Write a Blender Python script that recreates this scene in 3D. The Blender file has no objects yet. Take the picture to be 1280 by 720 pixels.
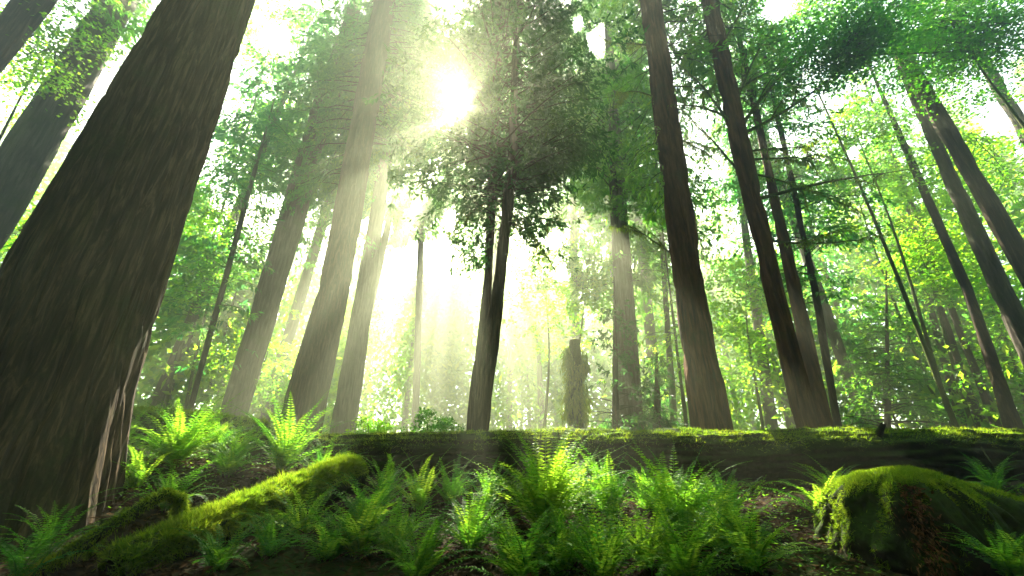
import bpy, math, numpy as np
from mathutils import Vector
from math import radians as R

scn = bpy.context.scene
COL = scn.collection
rng = np.random.default_rng(11)

# ------------------------------------------------------------------ camera frame (reference size 1280 x 720)
F, PITCH, CAM_H = 497.0, R(22.5), 1.0
CP, SP = math.cos(PITCH), math.sin(PITCH)
SUN_EL, SUN_AZ = R(46.5), R(-9.0)            # azimuth measured from +Y towards +X
SUN = np.array([math.sin(SUN_AZ) * math.cos(SUN_EL), math.cos(SUN_AZ) * math.cos(SUN_EL), math.sin(SUN_EL)])


def at(px, py, Y):
    """world point that stands at depth Y (metres ahead of the viewer) in the direction of a photo pixel"""
    dx, dy = px - 640.0, 360.0 - py
    f = F * CP - dy * SP
    u = F * SP + dy * CP
    return np.array([dx / f * Y, Y, CAM_H + u / f * Y])


# ------------------------------------------------------------------ noise
def _hash(i, j, k):
    h = np.sin(i * 127.1 + j * 311.7 + k * 74.7) * 43758.5453
    return h - np.floor(h)


def vnoise(p):
    i = np.floor(p)
    f = p - i
    f = f * f * (3 - 2 * f)
    a, b, c = i[..., 0], i[..., 1], i[..., 2]
    fx, fy, fz = f[..., 0], f[..., 1], f[..., 2]
    r = 0
    for dz in (0, 1):
        for dy in (0, 1):
            for dx in (0, 1):
                w = (fx if dx else 1 - fx) * (fy if dy else 1 - fy) * (fz if dz else 1 - fz)
                r = r + w * _hash(a + dx, b + dy, c + dz)
    return r


def fbm(p, o=4):
    s, a, t = 0, .5, 0
    for k in range(o):
        s = s + a * vnoise(p * 2 ** k + 17.3 * k)
        t += a
        a *= .5
    return s / t


def sstep(a, b, x):
    t = np.clip((x - a) / (b - a), 0, 1)
    return t * t * (3 - 2 * t)


def unit(v):
    return v / np.maximum(np.linalg.norm(v, axis=-1, keepdims=True), 1e-9)


def gz(x, y):
    x, y = np.asarray(x, float), np.asarray(y, float)
    z = .02 + .5 * sstep(1.5, 6.5, y) + .34 * sstep(-1.6, -3.6, x) * sstep(3.4, 5.6, y) * sstep(16, 8, y)
    p = np.stack([x * .55, y * .55, x * 0], -1)
    z = z + .26 * (fbm(p, 4) - .5)
    p = np.stack([x * .09, y * .09, x * 0 + 5], -1)
    z = z + 1.6 * (fbm(p, 3) - .5) * sstep(12, 30, np.hypot(x, y))
    return z


# ------------------------------------------------------------------ mesh building
class MB:
    def __init__(s):
        s.v, s.f, s.m, s.r, s.n = [], [], [], [], 0

    def add(s, v, f, mat=0, rnd=None):
        v = np.asarray(v, float).reshape(-1, 3)
        f = np.asarray(f, np.int64)
        s.v.append(v)
        s.f.append(f + s.n)
        s.m.append(np.full(len(f), mat))
        s.r.append(np.full(len(v), .5) if rnd is None else np.broadcast_to(rnd, (len(v),)))
        s.n += len(v)

    def build(s, name, mats, parent=None, origin=None, smooth=True):
        o0 = np.zeros(3)
        if parent is not None:
            o0 = np.array(parent['_o'])
        if origin is not None:
            o0 = np.array(origin, float)
        V = np.concatenate(s.v) - o0
        me = bpy.data.meshes.new(name)
        me.vertices.add(len(V))
        me.vertices.foreach_set('co', V.astype(np.float32).ravel())
        loops = np.concatenate([f.ravel() for f in s.f])
        sizes = np.concatenate([np.full(len(f), f.shape[1]) for f in s.f])
        me.loops.add(len(loops))
        me.loops.foreach_set('vertex_index', loops.astype(np.int32))
        me.polygons.add(len(sizes))
        me.polygons.foreach_set('loop_start', np.concatenate([[0], np.cumsum(sizes)[:-1]]).astype(np.int32))
        me.polygons.foreach_set('material_index', np.concatenate(s.m).astype(np.int32))
        me.polygons.foreach_set('use_smooth', np.full(len(sizes), smooth))
        a = me.attributes.new('rnd', 'FLOAT', 'POINT')
        a.data.foreach_set('value', np.concatenate(s.r).astype(np.float32))
        for m in (mats if isinstance(mats, (list, tuple)) else [mats]):
            me.materials.append(m)
        me.update(calc_edges=True)
        o = bpy.data.objects.new(name, me)
        COL.objects.link(o)
        if parent is not None:
            o.parent = parent
        elif origin is not None:
            o.location = origin
        return o


def thing(name, label, cat, loc, group=None):
    o = bpy.data.objects.new(name, None)
    COL.objects.link(o)
    o.location = [float(a) for a in loc]
    o.empty_display_size = .2
    o['label'] = label
    o['category'] = cat
    o['_o'] = [float(a) for a in loc]
    if group:
        o['group'] = group
    return o


def tube(P, rad, sides=5):
    P = np.asarray(P, float)
    K = len(P)
    T = unit(np.gradient(P, axis=0))
    ref = np.where(np.abs(T[:, 2:3]) > .9, np.array([[1., 0, 0]]), np.array([[0, 0, 1.]]))
    A = unit(np.cross(T, ref))
    B = np.cross(T, A)
    th = np.linspace(0, 2 * np.pi, sides, endpoint=False)
    rad = np.broadcast_to(rad, (K,))
    V = P[:, None] + rad[:, None, None] * (np.cos(th)[None, :, None] * A[:, None] + np.sin(th)[None, :, None] * B[:, None])
    return V.reshape(-1, 3), grid_faces(K, sides, True)


def grid_faces(nr, nc, wrap):
    i = np.arange(nr - 1)[:, None]
    j = np.arange(nc if wrap else nc - 1)[None, :]
    j2 = (j + 1) % nc
    return np.stack([i * nc + j, i * nc + j2, (i + 1) * nc + j2, (i + 1) * nc + j], -1).reshape(-1, 4)


def leafquads(c, d, n, l, w, fold=.15):
    """one folded lance-shaped face per leaf or needle spray"""
    N = len(c)
    l = np.broadcast_to(l, (N,))[:, None]
    w = np.broadcast_to(w, (N,))[:, None]
    s = unit(np.cross(d, n))
    nn = np.cross(s, d)
    V = np.stack([c, c + d * l * .45 + s * w * .5 + nn * w * fold, c + d * l, c + d * l * .45 - s * w * .5 + nn * w * fold], 1)
    f = np.arange(N * 4).reshape(N, 4)
    return V.reshape(-1, 3), f


# openings in the canopy: columns towards the sun kept free of leaves (point, radius)
GAPS = []


HOLES = [(578, 128, 12), (566, 146, 7), (345, 50, 22), (748, 50, 20), (722, 30, 10), (972, 10, 18), (470, 285, 24), (545, 312, 22), (562, 268, 14), (135, 112, 16), (690, 300, 14), (910, 130, 9), (1065, 190, 7), (1250, 150, 16), (505, 330, 22), (700, 340, 16)]


def cull(c):
    keep = np.ones(len(c), bool)
    rel = c - np.array([0, 0, CAM_H])
    dist = np.linalg.norm(rel, axis=1)
    for px, py, a in HOLES:      # ragged openings through the crowns to the sky
        d = at(px, py, 10.) - np.array([0, 0, CAM_H])
        d /= np.linalg.norm(d)
        cosang = (rel @ d) / np.maximum(dist, 1e-6)
        i = np.nonzero((cosang > math.cos(a * 1.5 / 560)) & keep)[0]
        if len(i):
            keep[i[np.arccos(np.clip(cosang[i], -1, 1)) < a / 560 * (.35 + 1.1 * vnoise(c[i] * 2.1))]] = False
    for P, r in GAPS:
        q = c - P
        t = q @ SUN
        d = np.linalg.norm(q - t[:, None] * SUN, axis=1)
        i = np.nonzero((d < r * 1.45) & (t > .5) & keep)[0]
        if len(i):
            keep[i[d[i] < r * (.45 + 1.0 * vnoise(c[i] * 1.9))]] = False
    return keep


# ------------------------------------------------------------------ materials
def newmat(name):
    m = bpy.data.materials.new(name)
    m.use_nodes = True
    nt = m.node_tree
    nt.nodes.clear()
    out = nt.nodes.new('ShaderNodeOutputMaterial')
    return m, nt, out


def N(nt, t, **kw):
    n = nt.nodes.new(t)
    for k, v in kw.items():
        setattr(n, k, v)
    return n


def ramp(nt, stops):
    n = nt.nodes.new('ShaderNodeValToRGB')
    e = n.color_ramp.elements
    while len(e) < len(stops):
        e.new(.5)
    for el, (p, c) in zip(e, stops):
        el.position = p
        el.color = (*c, 1)
    return n


def leafmat(name, cols, trans=.5, tcols=None, rough=.5, spec=.2):
    m, nt, out = newmat(name)
    a = N(nt, 'ShaderNodeAttribute', attribute_name='rnd')
    k = len(cols)
    r1 = ramp(nt, [(i / (k - 1), c) for i, c in enumerate(cols)])
    tc = tcols or [tuple(min(1, x * 1.6) for x in c) for c in cols]
    r2 = ramp(nt, [(i / (k - 1), c) for i, c in enumerate(tc)])
    p = N(nt, 'ShaderNodeBsdfPrincipled')
    p.inputs['Roughness'].default_value = rough
    p.inputs['Specular IOR Level'].default_value = spec
    t = N(nt, 'ShaderNodeBsdfTranslucent')
    mx = N(nt, 'ShaderNodeMixShader')
    mx.inputs[0].default_value = trans
    L = nt.links.new
    L(a.outputs['Fac'], r1.inputs[0])
    L(a.outputs['Fac'], r2.inputs[0])
    L(r1.outputs[0], p.inputs['Base Color'])
    L(r2.outputs[0], t.inputs['Color'])
    L(p.outputs[0], mx.inputs[1])
    L(t.outputs[0], mx.inputs[2])
    L(mx.outputs[0], out.inputs[0])
    return m


def barkmat(name, dark, mid, light, moss=.35, mosscol=(.05, .08, .015), scale=9., zs=.9, bump=.9, topmoss=False):
    m, nt, out = newmat(name)
    L = nt.links.new
    tc = N(nt, 'ShaderNodeTexCoord')
    mp = N(nt, 'ShaderNodeMapping')
    mp.inputs['Scale'].default_value = (scale, scale, zs)
    L(tc.outputs['Object'], mp.inputs[0])
    n1 = N(nt, 'ShaderNodeTexNoise')
    n1.inputs['Scale'].default_value = 1.6
    n1.inputs['Detail'].default_value = 9
    n1.inputs['Roughness'].default_value = .65
    n1.inputs['Distortion'].default_value = .5
    L(mp.outputs[0], n1.inputs['Vector'])
    rp = ramp(nt, [(.36, dark), (.5, mid), (.64, light)])
    L(n1.outputs['Fac'], rp.inputs[0])
    n2 = N(nt, 'ShaderNodeTexNoise')
    n2.inputs['Scale'].default_value = 1.3
    n2.inputs['Detail'].default_value = 7
    n2.inputs['Roughness'].default_value = .7
    L(tc.outputs['Object'], n2.inputs['Vector'])
    mr = N(nt, 'ShaderNodeMapRange')
    mr.inputs['From Min'].default_value = .62 - moss * .45
    mr.inputs['From Max'].default_value = .8 - moss * .4
    src = n2.outputs['Fac']
    if topmoss:
        g = N(nt, 'ShaderNodeNewGeometry')
        sx = N(nt, 'ShaderNodeSeparateXYZ')
        L(g.outputs['Normal'], sx.inputs[0])
        ma = N(nt, 'ShaderNodeMath', operation='MULTIPLY_ADD')
        ma.inputs[1].default_value = .3
        L(sx.outputs['Z'], ma.inputs[0])
        L(n2.outputs['Fac'], ma.inputs[2])
        src = ma.outputs[0]
    L(src, mr.inputs['Value'])
    n3 = N(nt, 'ShaderNodeTexNoise')
    n3.inputs['Scale'].default_value = 35
    n3.inputs['Detail'].default_value = 4
    L(tc.outputs['Object'], n3.inputs['Vector'])
    rm = ramp(nt, [(.3, tuple(x * .55 for x in mosscol)), (.7, tuple(x * 1.5 for x in mosscol))])
    L(n3.outputs['Fac'], rm.inputs[0])
    mx = N(nt, 'ShaderNodeMix', data_type='RGBA')
    L(mr.outputs[0], mx.inputs['Factor'])
    L(rp.outputs[0], mx.inputs['A'])
    L(rm.outputs[0], mx.inputs['B'])
    p = N(nt, 'ShaderNodeBsdfPrincipled')
    p.inputs['Roughness'].default_value = .9
    p.inputs['Specular IOR Level'].default_value = .1
    L(mx.outputs['Result'], p.inputs['Base Color'])
    b = N(nt, 'ShaderNodeBump')
    b.inputs['Strength'].default_value = bump
    b.inputs['Distance'].default_value = .04
    L(n1.outputs['Fac'], b.inputs['Height'])
    L(b.outputs[0], p.inputs['Normal'])
    L(p.outputs[0], out.inputs[0])
    return m


M = {}
M['bark'] = barkmat('furrowed_bark', (.006, .004, .0025), (.032, .021, .012), (.105, .07, .04), .25, (.02, .03, .008), 14, 1.1, .7)
M['bark_red'] = barkmat('red_brown_bark', (.014, .0055, .003), (.07, .027, .012), (.15, .068, .032), .2, (.03, .04, .01))
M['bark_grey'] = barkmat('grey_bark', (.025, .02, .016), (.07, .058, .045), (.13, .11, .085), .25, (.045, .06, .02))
M['bark_moss'] = barkmat('mossy_bark', (.012, .01, .006), (.04, .033, .018), (.08, .066, .036), .75, (.06, .08, .012))
M['logbark'] = barkmat('fallen_log_bark', (.005, .0035, .002), (.018, .012, .008), (.045, .032, .02), .4, (.02, .035, .006), 6, 6, .6, True)
M['rotten'] = barkmat('rotten_red_wood', (.03, .012, .006), (.11, .042, .018), (.24, .11, .05), .05, (.05, .06, .015), 12, 3, .8)
M['twig'] = barkmat('twig_bark', (.006, .006, .003), (.013, .014, .007), (.026, .028, .014), .5, (.025, .03, .006))
M['needle'] = leafmat('conifer_needles', [(.010, .045, .012), (.022, .085, .016), (.05, .13, .016)], .66,
                      [(.05, .28, .03), (.18, .48, .03), (.44, .68, .04)])
M['needle_teal'] = leafmat('blue_green_needles', [(.010, .05, .018), (.024, .088, .024), (.05, .125, .022)], .62,
                           [(.03, .28, .07), (.11, .45, .06), (.32, .62, .045)])
M['needle_shaded'] = leafmat('shaded_conifer_needles', [(.006, .024, .008), (.014, .045, .011), (.028, .07, .012)], .4,
                           [(.025, .18, .03), (.07, .30, .03), (.20, .44, .035)])  # darkened copy of the needles: silhouette and shade put into the colour
M['far_leaf'] = leafmat('far_foliage', [(.02, .07, .012), (.05, .12, .014), (.10, .18, .018)], .62,
                        [(.08, .32, .03), (.24, .52, .025), (.50, .70, .035)])
M['maple'] = leafmat('maple_leaves', [(.03, .10, .008), (.06, .16, .009), (.12, .21, .012)], .6,
                     [(.09, .45, .01), (.24, .62, .015), (.48, .72, .025)])
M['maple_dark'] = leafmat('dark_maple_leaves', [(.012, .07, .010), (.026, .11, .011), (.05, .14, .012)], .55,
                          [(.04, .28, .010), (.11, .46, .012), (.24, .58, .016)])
M['fern'] = leafmat('fern_fronds', [(.022, .10, .014), (.055, .155, .018), (.11, .20, .022)], .5,
                    [(.06, .28, .02), (.19, .46, .02), (.40, .60, .035)], .45, .08)
M['deadfern'] = leafmat('dead_fern_fronds', [(.05, .022, .010), (.10, .052, .022), (.18, .105, .045)], .3, None, .8, .05)
M['moss'] = leafmat('moss_tufts', [(.026, .055, .006), (.075, .11, .009), (.15, .17, .015)], .45,
                    [(.10, .25, .01), (.26, .43, .016), (.54, .62, .035)], .8, .08)
M['litter'] = leafmat('leaf_litter', [(.014, .008, .004), (.035, .02, .01), (.07, .045, .02)], .15, None, .9, .03)


def soilmat():
    m, nt, out = newmat('forest_soil')
    L = nt.links.new
    tc = N(nt, 'ShaderNodeTexCoord')
    n = N(nt, 'ShaderNodeTexNoise')
    n.inputs['Scale'].default_value = 14
    n.inputs['Detail'].default_value = 10
    L(tc.outputs['Object'], n.inputs['Vector'])
    r = ramp(nt, [(.3, (.006, .004, .003)), (.55, (.018, .012, .007)), (.75, (.04, .028, .014))])
    L(n.outputs['Fac'], r.inputs[0])
    n2 = N(nt, 'ShaderNodeTexNoise')
    n2.inputs['Scale'].default_value = .8
    n2.inputs['Detail'].default_value = 6
    L(tc.outputs['Object'], n2.inputs['Vector'])
    r2 = ramp(nt, [(.48, (0, 0, 0)), (.62, (1, 1, 1))])
    L(n2.outputs['Fac'], r2.inputs[0])
    mx = N(nt, 'ShaderNodeMix', data_type='RGBA')
    L(r2.outputs[0], mx.inputs['Factor'])
    L(r.outputs[0], mx.inputs['A'])
    mx.inputs['B'].default_value = (.016, .034, .006, 1)
    p = N(nt, 'ShaderNodeBsdfPrincipled')
    p.inputs['Roughness'].default_value = .95
    p.inputs['Specular IOR Level'].default_value = .05
    L(mx.outputs['Result'], p.inputs['Base Color'])
    b = N(nt, 'ShaderNodeBump')
    b.inputs['Strength'].default_value = .8
    b.inputs['Distance'].default_value = .05
    L(n.outputs['Fac'], b.inputs['Height'])
    L(b.outputs[0], p.inputs['Normal'])
    L(p.outputs[0], out.inputs[0])
    return m


M['soil'] = soilmat()

# gaps in the canopy where the photo shows sun reaching the ground or a bright shaft of air
for px, py, Y, r in [
    (215, 575, 5.4, .95), (345, 580, 5.6, .5), (300, 640, 4.25, .7), (245, 668, 3.9, .6), (350, 622, 4.6, .5), (1150, 300, 15, 1.6), (1250, 430, 15, 1.3), (1200, 190, 11.5, 1.3), (60, 70, 9, 1.2), (25, 300, 11, 1.0), (275, 300, 16, 2.0), (880, 440, 18, 1.8), (690, 370, 16, 1.1), (330, 440, 17, 1.5), (1090, 350, 14, .9), (1010, 200, 8.5, .8), (1050, 542, 6.3, .7), (870, 542, 6.3, .7), (1230, 542, 6.3, .7), (700, 543, 6.3, .55), (1100, 597, 3.8, .3), (560, 350, 20, 1.2), (140, 590, 4.2, .4),
    (690, 610, 4.3, .85), (615, 640, 4.4, .4), (850, 640, 4.6, .5), (555, 665, 4.1, .3), (765, 650, 4.4, .5), (770, 545, 6.3, .75), (960, 542, 6.3, .8), (1150, 542, 6.3, .8), (370, 545, 6.4, .65),
    (1085, 610, 3.7, .3), (1030, 650, 3.9, .3), (960, 612, 7.2, .4), (1250, 680, 3.4, .22), (860, 600, 4.6, .2),
    (1020, 690, 3.7, .25), (540, 650, 4.2, .15), (230, 680, 3.9, .35), (120, 640, 3.6, .25),
    (820, 530, 15, .5), (465, 535, 7.6, .3),
]:
    GAPS.append((at(px, py, Y), r))
for px, py, Ys, r0, k in [(472, 520, range(9, 31, 2), .1, .013), (508, 520, range(8, 31, 2), .12, .017), (540, 520, range(9, 31, 2), .1, .015), (652, 520, range(8, 31, 2), .12, .016), (684, 520, range(9, 31, 2), .1, .015),
                      (722, 520, range(9, 31, 2), .1, .016), (762, 520, range(9, 31, 2), .1, .014), (808, 520, range(9, 31, 2), .1, .014), (440, 500, range(12, 30, 3), .1, .015), (300, 450, range(13, 34, 3), .3, .038), (200, 460, range(13, 34, 3), .3, .038), (360, 440, range(16, 34, 3), .2, .025),
                      (930, 470, range(13, 34, 3), .3, .035), (1000, 440, range(14, 34, 3), .2, .03), (1120, 430, range(13, 34, 3), .3, .042), (1200, 400, range(13, 34, 3), .3, .04), (250, 430, range(13, 34, 3), .3, .036), (1060, 470, range(14, 34, 3), .3, .036)]:
    for Y in Ys:
        GAPS.append((at(px, py, Y), (r0 + k * Y) * (1.25 if r0 < .15 else 1.0)))
for px, py in [(196, 400), (172, 480), (152, 560), (136, 630)]:
    GAPS.append((at(px, py, 4.3), .5))

# ------------------------------------------------------------------ trees


class Axis:
    """trunk centre line and radius from edge pairs measured in the photo at one depth"""

    def __init__(s, Y, rows, top, ylean=0.0, tip=.12):
        pts = []
        for (py, xl, xr) in rows:
            dy = 360.0 - py
            f = F * CP - dy * SP
            u = F * SP + dy * CP
            a, b = math.atan((xl - 640) / f), math.atan((xr - 640) / f)
            mid, half = (a + b) / 2, (b - a) / 2
            pts.append((CAM_H + u / f * Y, Y * math.tan(mid), Y / math.cos(mid) * math.sin(half)))
        pts.sort()
        z, x, r = [np.array(q) for q in zip(*pts)]
        zb = -.3
        sx0 = (x[1] - x[0]) / (z[1] - z[0])
        sr0 = min(0, (r[1] - r[0]) / (z[1] - z[0]))
        sx1 = (x[-1] - x[-2]) / (z[-1] - z[-2])
        zz = np.concatenate([[zb], z, [max(top, z[-1] + 1)]])
        xx = np.concatenate([[x[0] + sx0 * (zb - z[0])], x, [x[-1] + sx1 * (zz[-1] - z[-1])]])
        rr = np.concatenate([[r[0] + sr0 * (zb - z[0])], r, [max(.025, r[-1] * tip)]])
        s.z, s.x, s.r, s.Y, s.top, s.yl = zz, xx, rr, Y, zz[-1], ylean

    def pos(s, z):
        z = np.asarray(z, float)
        return np.stack([np.interp(z, s.z, s.x), s.Y + s.yl * z + 0 * z, z], -1)

    def rad(s, z):
        return np.interp(z, s.z, s.r)


def trunk_mesh(ax, na, nz, flare=.35, flh=.8, depth=.03, freq=5., zf=.5, seed=0, lobes=0):
    if 30 <= na < 100:
        na, nz, depth = int(na * 1.9), int(nz * 1.5), depth * 1.25
    z = ax.z[0] + (ax.top - ax.z[0]) * np.linspace(0, 1, nz) ** 1.4
    th = np.linspace(0, 2 * np.pi, na, endpoint=False)
    Z, T = np.meshgrid(z, th, indexing='ij')
    r = ax.rad(z)[:, None] * np.ones_like(T)
    g = gz(ax.pos(np.array([.3]))[0, 0], ax.Y)
    fl = np.exp(-np.maximum(Z - g, 0) / flh)
    flare = flare if ax.Y < 5 else flare * .3
    r = r * (1 + flare * fl * (1 + (.6 * np.cos(lobes * T + seed) if lobes else 0)))
    p = np.stack([np.cos(T) * freq * r.mean(), np.sin(T) * freq * r.mean(), Z * zf + seed * 3.1], -1)
    w = fbm(p * .7 + 40, 3)
    p2 = p + (w[..., None] - .5) * np.array([1.6, 1.6, 0])
    n = fbm(p2, 3)
    crack = np.clip(1 - np.abs(2 * n - 1) / .26, 0, 1) ** .8
    ridge = .75 - crack + .3 * (vnoise(p2 * 4 + 5) - .5)
    fade = np.clip(r / max(r.max(), 1e-3) * 1.4, .2, 1)
    r = r + depth * fade * (ridge - .5) * 2 + .05 * r * (fbm(p * .25 + 9, 2) - .5)
    C = ax.pos(z)
    V = np.stack([C[:, 0][:, None] + np.cos(T) * r, C[:, 1][:, None] + np.sin(T) * r, Z], -1)
    return V.reshape(-1, 3), grid_faces(nz, na, True)


def branch_pts(p0, az, el, L, droop, curl=0., k=7, wob=.08, g=rng):
    s = np.linspace(0, 1, k)
    e = el - droop * s ** 1.2 + curl * np.maximum(s - .6, 0)
    a = az + np.cumsum(g.normal(0, wob, k))
    d = np.stack([np.cos(a) * np.cos(e), np.sin(a) * np.cos(e), np.sin(e)], -1)
    st = L / (k - 1)
    return np.concatenate([[p0], p0 + np.cumsum(d[:-1] * st, 0)])


def interp_path(P, s):
    k = len(P) - 1
    x = np.clip(s * k, 0, k - 1e-6)
    i = x.astype(int)
    f = (x - i)[:, None]
    return P[i] * (1 - f) + P[i + 1] * f, unit(P[i + 1] - P[i])


def conifer(mb, ax, z0, z1, L, nb, leaf=(.15, .04), droop=.7, tw=8., ls=.045, el=(-.05, .4), az=None, prof=None, hang=.5, wood=True, seed=0, tone=0.):
    g = np.random.default_rng(1000 + seed)
    C, D, NN, RN = [], [], [], []
    nb = int(nb * 1.3)
    L = L * 1.15
    leaf = (leaf[0] * 1.05, leaf[1] * 1.3)
    for i in range(nb):
        t = (i + g.random()) / nb
        z = z0 + (z1 - z0) * t
        pr = (min(1, .55 + t * 2.2) * (1 - t) ** .42 + .06) if prof is None else prof(t)
        Lb = L * pr * g.uniform(.55, 1.15)
        a = g.uniform(0, 2 * np.pi) if az is None else g.uniform(*az)
        p0 = ax.pos(z) + 0.
        P = branch_pts(p0, a, g.uniform(*el), Lb, droop * g.uniform(.6, 1.3), .5, 7, .1, g)
        if wood and Lb > .9:
            v, f = tube(P, np.linspace(.006 + .007 * Lb, .003, 7), 4)
            kk = cull(P)
            if kk.all():
                mb.add(v, f, 1)
        m = max(3, int(Lb * tw))
        s = g.uniform(.12, 1, m)
        q, tg = interp_path(P, s)
        side = unit(np.cross(tg, [0, 0, 1.])) * np.where(g.random(m) < .5, -1, 1)[:, None]
        td = unit(tg * g.uniform(.3, .9, (m, 1)) + side * g.uniform(.5, 1, (m, 1)) + np.array([0, 0, -1.]) * g.uniform(.0, .7, (m, 1)) * hang * 1.4)
        tl = (.34 * Lb * (1 - .72 * s) + .14) * g.uniform(.6, 1.25, m)
        cnt = np.maximum(3, (tl / ls).astype(int))
        idx = np.repeat(np.arange(m), cnt)
        n = len(idx)
        u = g.random(n) ** .8
        c = q[idx] + td[idx] * (tl[idx] * u)[:, None] + np.array([0, 0, -1.]) * ((tl[idx] * u) ** 2 * .35 * hang)[:, None] + g.normal(0, .012, (n, 3))
        d = unit(td[idx] * .8 + g.normal(0, .45, (n, 3)) + np.array([0, 0, -1.]) * (hang * g.uniform(.2, 1.1, n))[:, None])
        C.append(c); D.append(d)
        NN.append(unit(np.array([0, 0, 1.]) + g.normal(0, .55, (n, 3))))
        RN.append(np.clip(g.normal(.42 + tone, .16, n) + g.normal(0, .12), 0, 1))
    C, D, NN, RN = map(np.concatenate, (C, D, NN, RN))
    k = cull(C) & (fbm(C * np.array([.85, .85, 1.3]) + seed * 1.7, 2) > g.normal(.43, .03, len(C)))
    C, D, NN, RN = C[k], D[k], NN[k], RN[k]
    n = len(C)
    v, f = leafquads(C, D, NN, leaf[0] * g.uniform(.6, 1.3, n), leaf[1] * g.uniform(.7, 1.3, n))
    mb.add(v, f, 0, np.repeat(RN, 4))
    return n


def maple(mb, base, c, rad, ncl, per=60, leaf=.10, flat=.09, spread=.55, seed=0, tone=0., wood=True):
    """layered sprays of broad leaves inside an uneven ellipsoid round c"""
    g = np.random.default_rng(5000 + seed)
    rad = np.array(rad, float)
    C, D, NN, RN = [], [], [], []
    for i in range(ncl):
        q = unit(g.normal(size=3)) * g.random() ** .45
        q = c + q * rad * (.7 + .6 * vnoise(q * 1.9 + seed))
        if wood and i % 3 == 0:
            s0 = c + g.normal(0, .25, 3) * rad * [1, 1, .6]
            s0 = s0 * 1.
            P = np.linspace(s0, q, 5)
            P[1:4] += g.normal(0, .06 * np.linalg.norm(q - s0), (3, 3))
            if cull(P).all():
                v, f = tube(P, np.linspace(.022, .004, 5), 4)
                mb.add(v, f, 1)
        n = int(per * g.uniform(.5, 1.4))
        nrm = unit(np.array([0, 0, 1.]) + g.normal(0, .22, 3))
        a = g.uniform(0, 2 * np.pi, n)
        rr = spread * np.sqrt(g.random(n)) * g.uniform(.6, 1.2)
        o = np.stack([np.cos(a) * rr, np.sin(a) * rr, g.normal(0, flat, n)], -1)
        o[:, 2] -= o[:, 0] * nrm[0] + o[:, 1] * nrm[1] + rr * rr * .25
        C.append(q + o)
        D.append(unit(np.stack([np.cos(a), np.sin(a), np.full(n, -.25)], -1) + g.normal(0, .5, (n, 3))))
        NN.append(unit(nrm + g.normal(0, .4, (n, 3))))
        RN.append(np.clip(g.normal(.5 + tone, .18, n) + g.normal(0, .14), 0, 1))
    C, D, NN, RN = map(np.concatenate, (C, D, NN, RN))
    k = cull(C)
    C, D, NN, RN = C[k], D[k], NN[k], RN[k]
    n = len(C)
    v, f = leafquads(C, D, NN, leaf * g.uniform(.6, 1.3, n), leaf * .75 * g.uniform(.7, 1.3, n), .1)
    mb.add(v, f, 0, np.repeat(RN, 4))
    return n


NL = 0
TREES = {}


def tree(name, label, cat, Y, rows, top, bark, crown=None, na=20, nz=60, flare=.3, depth=.025, freq=6, lobes=0, group=None, leafm='needle', flh=.8, zf=.5, seed=0, tip=.12):
    global NL
    ax = Axis(Y, rows, top, tip=tip)
    b = ax.pos(np.array(.3))
    g = float(gz(b[0], Y))
    root = thing(name, label, cat, (b[0], Y, g), group)
    mb = MB()
    v, f = trunk_mesh(ax, na, nz, flare, flh, depth, freq, zf, seed, lobes)
    mb.add(v, f)
    mb.build('trunk', M[bark], root)
    if crown:
        mb = MB()
        for j, cr in enumerate(crown):
            NL += conifer(mb, ax, seed=seed * 17 + j, **cr)
        mb.build('crown', [M[leafm], M['twig']], root, smooth=False)
    TREES[label] = (root, ax)
    return root, ax


GC = 'tall conifers of the grove'
# giant cedar, left edge
giant, giant_ax = tree('giant_cedar', 'massive dark furrowed cedar trunk filling the left edge of the view', 'tree', 4.0,
     [(640, -178, 133), (480, -60, 166), (340, 0, 212), (0, 205, 320)], 26, 'bark',
     [dict(z0=11, z1=25, L=3.0, nb=110, leaf=(.22, .06), tw=6, ls=.07)], 640, 460, .12, .038, 11, 5, GC, zf=.7, flh=.7, seed=1)
# leaning pale trunk behind it
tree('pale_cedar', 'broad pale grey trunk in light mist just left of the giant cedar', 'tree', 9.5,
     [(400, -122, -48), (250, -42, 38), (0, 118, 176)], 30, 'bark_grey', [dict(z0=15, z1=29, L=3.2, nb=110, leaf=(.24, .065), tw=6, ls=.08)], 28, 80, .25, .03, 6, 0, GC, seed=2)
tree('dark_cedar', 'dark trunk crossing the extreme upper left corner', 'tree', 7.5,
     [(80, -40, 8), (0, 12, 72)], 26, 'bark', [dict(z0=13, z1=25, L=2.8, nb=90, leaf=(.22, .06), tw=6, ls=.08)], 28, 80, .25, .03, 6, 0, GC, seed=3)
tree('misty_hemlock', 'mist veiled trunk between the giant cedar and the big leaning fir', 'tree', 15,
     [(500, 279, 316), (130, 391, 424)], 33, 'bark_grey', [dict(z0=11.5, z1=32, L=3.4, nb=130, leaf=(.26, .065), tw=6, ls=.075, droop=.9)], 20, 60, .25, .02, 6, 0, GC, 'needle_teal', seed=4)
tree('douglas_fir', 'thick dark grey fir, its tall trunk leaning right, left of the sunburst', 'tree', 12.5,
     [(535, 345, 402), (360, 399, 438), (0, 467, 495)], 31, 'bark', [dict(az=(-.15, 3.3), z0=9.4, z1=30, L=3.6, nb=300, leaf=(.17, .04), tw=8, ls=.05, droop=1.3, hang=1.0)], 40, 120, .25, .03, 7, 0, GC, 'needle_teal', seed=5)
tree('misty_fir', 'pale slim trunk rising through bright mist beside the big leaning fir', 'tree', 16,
     [(535, 413, 446), (200, 474, 490)], 30, 'bark_grey', [dict(z0=11.5, z1=29, L=3.4, nb=230, leaf=(.26, .07), tw=6, ls=.08, hang=.9)], 18, 50, .2, .02, 6, 0, GC, seed=6)
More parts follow.
